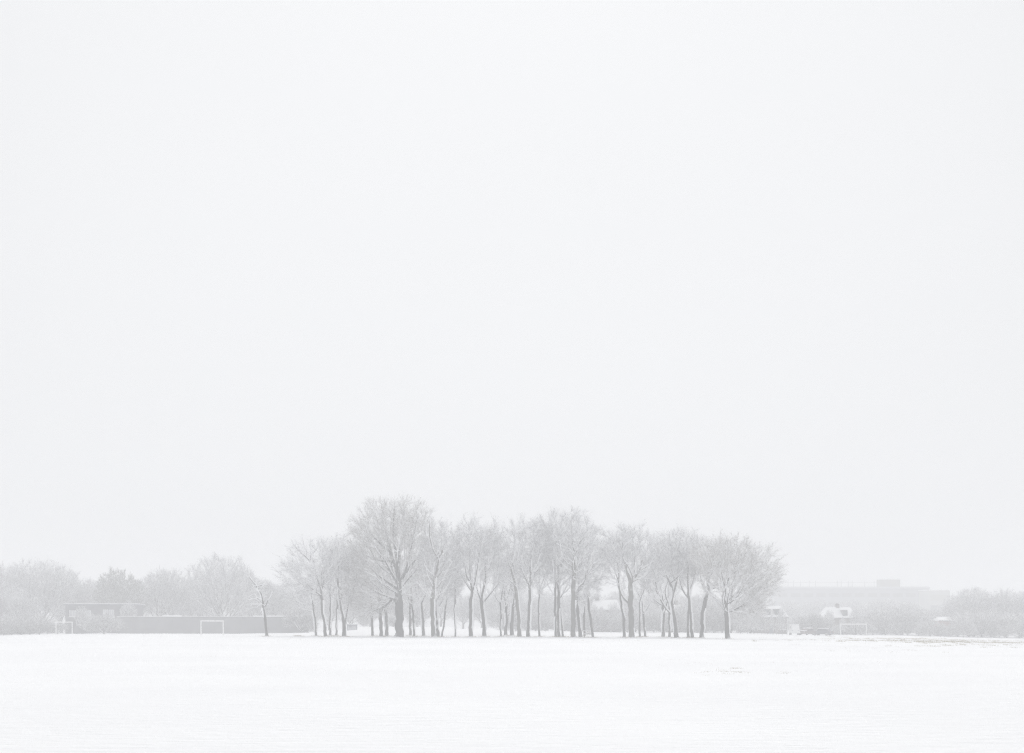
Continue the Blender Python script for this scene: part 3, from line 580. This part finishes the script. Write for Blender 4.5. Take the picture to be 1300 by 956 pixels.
# ------------------------------------------------------------------ vehicles
def wheels(r, xs, yw, R=.32):
    for x in xs:
        for s in (-1, 1):
            y = s*(yw-.1)
            w = MB().tube((x, y-.1, R), (x, y+.1, R), R, k=18).build('wheel', M['rubber'], r); MB().tube((x, y+s*.1, R), (x, y+s*.115, R), R*.6, k=12).build('rim', M['hub'], w)
def car(px, Y, rz, paint, label):
    x = X(px, Y); r = empty('parked_car', (x, Y, gh(x, Y)), rz); tag(r, label, 'car', 'snow-covered cars parked beyond the field')
    body = [(-2.1,.28),(-2.12,.62),(-2.0,.86),(-1.0,.92),(1.75,.95),(2.05,.88),(2.1,.55),(2.08,.28)]
    MB().prism(body, -.85, .85).build('body', M[paint], r, .06)
    cab = [(-1.05,.923),(-.45,1.38),(1.1,1.40),(1.72,.953)]
    MB().prism(cab, -.74, .74).build('cabin', M[paint], r, .04)
    MB().prism([(-.82,.98),(-.42,1.32),(.28,1.33),(.28,.98)], -.755, .755).build('side_window', M['glass'], r)
    MB().prism([(.36,.98),(.36,1.33),(1.05,1.33),(1.42,.98)], -.756, .756).build('side_window', M['glass'], r)
    MB().prism([(-.55,1.383),(-.5,1.52),(1.1,1.54),(1.22,1.405)], -.72, .72).build('roof_snow', M['snow'], r, .04)
    MB().prism([(-2.0,.90),(-1.9,1.0),(-1.1,1.03),(-1.05,.96)], -.76, .76).build('bonnet_snow', M['snow'], r, .03)
    wheels(r, (-1.3, 1.3), .85)
    for s in (-1, 1): MB().box(-2.14, -2.08, s*.6-.15, s*.6+.15, .62, .78).build('headlight', M['paleglass'], r); MB().box(2.07, 2.12, s*.62-.12, s*.62+.12, .62, .8).build('tail_light', M['lampred'], r)
car(1024.5, 292, math.radians(48), 'redpaint', 'dull dark red parked car under snow, nearer the white van')
car(1044, 294, math.radians(-40), 'darkpaint', 'dark grey parked car under snow, nearer the right-hand goal')
def van():
    Y = 286; x = X(1008.5, Y); r = empty('parked_van', (x, Y, gh(x, Y)), math.radians(84)); tag(r, 'white van parked end-on beside the dark cars right of the copse', 'van')
    MB().prism([(-2.3,.35),(-2.35,.9),(-2.2,1.15),(-1.5,1.3),(-1.0,1.95),(-.7,2.05),(2.3,2.05),(2.35,1.9),(2.35,.35)], -.9, .9).build('body', M['whitepaint'], r, .06)
    MB().prism([(-1.45,1.33),(-1.02,1.88),(-.35,1.88),(-.35,1.33)], -.915, .915).build('side_window', M['glass'], r)
    for s in (-1, 1):
        d = MB().box(-2.375, -2.33, s*.62-.14, s*.62+.14, .8, 1.0).build('headlight', M['paleglass'], r); MB().box(2.353, 2.39, s*.78-.07, s*.78+.07, .9, 1.4).build('tail_light', M['lampred'], r)
    MB().box(-.9, 2.2, -.82, .82, 2.053, 2.2).build('roof_snow', M['snow'], r, .05); wheels(r, (-1.5, 1.5), .9, .34)
van()

# ------------------------------------------------------------------ ground
def ground():
    def axis(a, b, fine, g):
        out = [0.0]; s = fine
        while out[-1] < b: out.append(out[-1]+s); s = min(s*g, 14)
        return out
    ys = np.array(sorted([-y for y in axis(0, 150, 1.2, 1.05)[1:]]+[0]+list(np.arange(.7, 60, .7))+list(np.arange(60, 330, 1.6))+list(330+np.array(axis(0, 1000, 3, 1.04)))))
    xs = np.array(sorted([-x for x in list(np.arange(.8, 150, 1.3))+list(150+np.array(axis(0, 800, 2, 1.05)))]+[0]+list(np.arange(.8, 150, 1.3))+list(150+np.array(axis(0, 800, 2, 1.05)))))
    XX, YY = np.meshgrid(xs, ys); ZZ = ground_h(XX, YY)
    v = np.stack([XX, YY, ZZ], 2).reshape(-1, 3); nx, ny = len(xs), len(ys)
    i = np.arange(ny-1)[:, None]*nx+np.arange(nx-1)[None]; q = np.stack([i, i+1, i+1+nx, i+nx], 2).reshape(-1, 4)
    o = link('ground', raw_mesh('ground', v, [q], M['ground'], True)); o['kind'] = 'structure'
    return xs.min(), xs.max(), ys.min(), ys.max(), ZZ.min()
gx0, gx1, gy0, gy1, gz0 = ground()

# dead grass poking through the snow
def grass():
    rng = np.random.default_rng(3); B = []; L = []
    def patch(px0, px1, y0, y1, n, hl, clump=1.0):
        k = max(1, n//14)
        cpx = rng.uniform(px0, px1, k*4); cy = rng.uniform(y0, y1, k*4)
        q = np.sin(cpx*.11+cy*.35+1)+np.sin(cpx*.047-cy*.21)+.8*np.sin(cpx*.31+cy*.13)+rng.normal(0, .35, k*4)
        e = np.minimum(cpx-px0, px1-cpx)/(px1-px0)*2+rng.normal(0, .2, k*4)
        w = np.argsort(-(q+np.minimum(e*2.5, 1.5)))[:k]; cpx = cpx[w]; cy = cy[w]
        for a, b in zip(cpx, cy):
            m = 14; x = X(a, b)+rng.normal(0, .22*clump, m); y = b+rng.normal(0, .35*clump, m)
            B.append(np.stack([x, y, ground_h(x, y)-.02], 1)); L.append(hl*(.5+rng.random(m)))
    patch(1050, 1310, 165, 262, 9000, .15)
    patch(1120, 1310, 130, 180, 1500, .13)
    patch(1180, 1310, 185, 215, 1400, .16, 1.5)
    patch(950, 1080, 170, 240, 700, .10)
    patch(640, 930, 150, 200, 150, .08)
    patch(360, 480, 205, 214, 250, .10)
    patch(368, 386, 217, 221, 400, .16)
    patch(880, 950, 49, 61, 260, .05, .9)
    patch(925, 942, 57, 60, 60, .07, .6)
    patch(880, 905, 48, 54, 60, .05, .5)
    patch(985, 1010, 50, 54, 60, .05, .5)
    patch(955, 962, 160, 166, 110, .1, .5)
    patch(250, 290, 60, 80, 28, .04)
    patch(800, 1300, 62, 74, 260, .04, 1.2); patch(360, 720, 53, 62, 110, .035, 1.0); patch(1000, 1300, 90, 150, 420, .07, 1.2); patch(300, 900, 160, 205, 500, .08, 1.2)
    for px, Y in [(t[0], t[1]) for t in TREES]+[(338.8, 214)]:
        m = 90; a = rng.uniform(0, 6.28, m); q = .25+np.abs(rng.normal(0, .55, m)); x = X(px, Y)+np.cos(a)*q; y = Y+np.sin(a)*q; B.append(np.stack([x, y, ground_h(x, y)-.02], 1)); L.append(.22*(.4+rng.random(m)))
    B = np.concatenate(B); L = np.concatenate(L); D = unit(rng.normal(0, .45, B.shape)+np.array([0, 0, 1]))
    v, f = spikes(B, D, L, np.full(len(B), .003)+.00006*B[:, 1], rng)
    o = link('dead_grass', raw_mesh('dead_grass', v, [f], M['straw'])); tag(o, 'straw-coloured dead grass tips poking through the snow', 'grass', kind='stuff')
grass()

# ------------------------------------------------------------------ haze (falling snow in the air)
hz = MB().box(gx0-4, gx1+4, gy0-4, gy1+4, gz0-1, 34)
mh = bpy.data.materials.new('haze'); mh.use_nodes = True; nt = mh.node_tree; nt.nodes.clear()
pv = N(nt, 'ShaderNodeVolumePrincipled'); om = N(nt, 'ShaderNodeOutputMaterial'); nt.links.new(pv.outputs[0], om.inputs['Volume'])
pv.inputs['Density'].default_value = .0031; pv.inputs['Color'].default_value = (.922, .927, .939, 1); pv.inputs['Anisotropy'].default_value = 0
ho = hz.build('haze', mh); tag(ho, 'even pale haze of falling snow over the whole field', 'haze', kind='stuff')

# ------------------------------------------------------------------ sky, sun, camera
w = bpy.data.worlds.new('World'); SC.world = w; w.use_nodes = True; nt = w.node_tree; bg = nt.nodes['Background']
SUN_EL = math.radians(38)
sky = N(nt, 'ShaderNodeTexSky', sky_type='NISHITA'); sky.sun_disc = False; sky.sun_elevation = SUN_EL; sky.sun_rotation = 0; sky.dust_density = 6; sky.air_density = 1.5
hs = N(nt, 'ShaderNodeHueSaturation'); hs.inputs['Saturation'].default_value = .12; nt.links.new(sky.outputs[0], hs.inputs['Color'])
mx = N(nt, 'ShaderNodeMix', data_type='RGBA'); mx.inputs[0].default_value = .985; mx.inputs[7].default_value = (8.55, 8.64, 8.80, 1)   # overcast layer
nt.links.new(hs.outputs[0], mx.inputs[6])
# vignette painted into the sky: brighter in a broad patch low ahead
tc = N(nt, 'ShaderNodeTexCoord'); dt = N(nt, 'ShaderNodeVectorMath', operation='DOT_PRODUCT'); dt.inputs[1].default_value = (0, math.cos(math.radians(19)), math.sin(math.radians(19)))
nt.links.new(tc.outputs['Generated'], dt.inputs[0])
gr = N(nt, 'ShaderNodeMapRange', interpolation_type='SMOOTHSTEP'); gr.inputs['From Min'].default_value = .87; gr.inputs['From Max'].default_value = 1.0; gr.inputs['To Min'].default_value = .955; gr.inputs['To Max'].default_value = 1.045
nt.links.new(dt.outputs['Value'], gr.inputs['Value'])
cn = N(nt, 'ShaderNodeTexNoise'); cn.inputs['Scale'].default_value = 2.5; cn.inputs['Detail'].default_value = 3; nt.links.new(tc.outputs['Generated'], cn.inputs['Vector'])
cm = N(nt, 'ShaderNodeMapRange'); cm.inputs['To Min'].default_value = .985; cm.inputs['To Max'].default_value = 1.015; nt.links.new(cn.outputs['Fac'], cm.inputs['Value'])
mm = N(nt, 'ShaderNodeMath', operation='MULTIPLY'); nt.links.new(gr.outputs[0], mm.inputs[0]); nt.links.new(cm.outputs[0], mm.inputs[1])
vs = N(nt, 'ShaderNodeVectorMath', operation='SCALE'); nt.links.new(mx.outputs[2], vs.inputs[0]); nt.links.new(mm.outputs[0], vs.inputs['Scale'])
nt.links.new(vs.outputs[0], bg.inputs['Color']); bg.inputs['Strength'].default_value = .1
sl = bpy.data.lights.new('sun', 'SUN'); sl.energy = 1.58; sl.angle = math.radians(25); sl.color = (1, .97, .93)
so = bpy.data.objects.new('sun', sl); COL.objects.link(so)
# sun veiled by cloud straight ahead, as the sky's rotation 0
az = 0; el = SUN_EL
d = np.array([math.sin(az)*math.cos(el), math.cos(az)*math.cos(el), math.sin(el)])
import mathutils
so.rotation_euler = mathutils.Vector(d).to_track_quat('Z', 'Y').to_euler(); so.location = (0, -20, 60)

cam = bpy.data.cameras.new('camera'); co = bpy.data.objects.new('camera', cam); COL.objects.link(co); SC.camera = co
cam.sensor_width = 36; cam.sensor_fit = 'HORIZONTAL'; cam.lens = F/1300*36; cam.shift_y = (HY-478)/1300; cam.clip_end = 5000; cam.clip_start = .1
co.location = (0, 0, CAMZ); co.rotation_euler = (math.radians(90), 0, 0)
SC.view_settings.view_transform = 'Standard'; SC.view_settings.look = 'None'; SC.view_settings.gamma = 1; SC.view_settings.exposure = 0
SC.view_settings.use_curve_mapping = False
cy = SC.cycles; cy.volume_bounces = 3; cy.max_bounces = 6; cy.diffuse_bounces = 3; cy.use_denoising = True; cy.denoising_prefilter = 'NONE'; cy.denoising_input_passes = 'RGB_ALBEDO_NORMAL'; cy.pixel_filter_type = 'BLACKMAN_HARRIS'; cy.filter_width = 1.3
try: cy.denoiser = 'OPENIMAGEDENOISE'
except Exception: pass

for o in COL.objects:
    if o.get('label') and len(str(o['label']).replace('-', ' ').split()) > 16: print('LONG', o.name, o['label'])
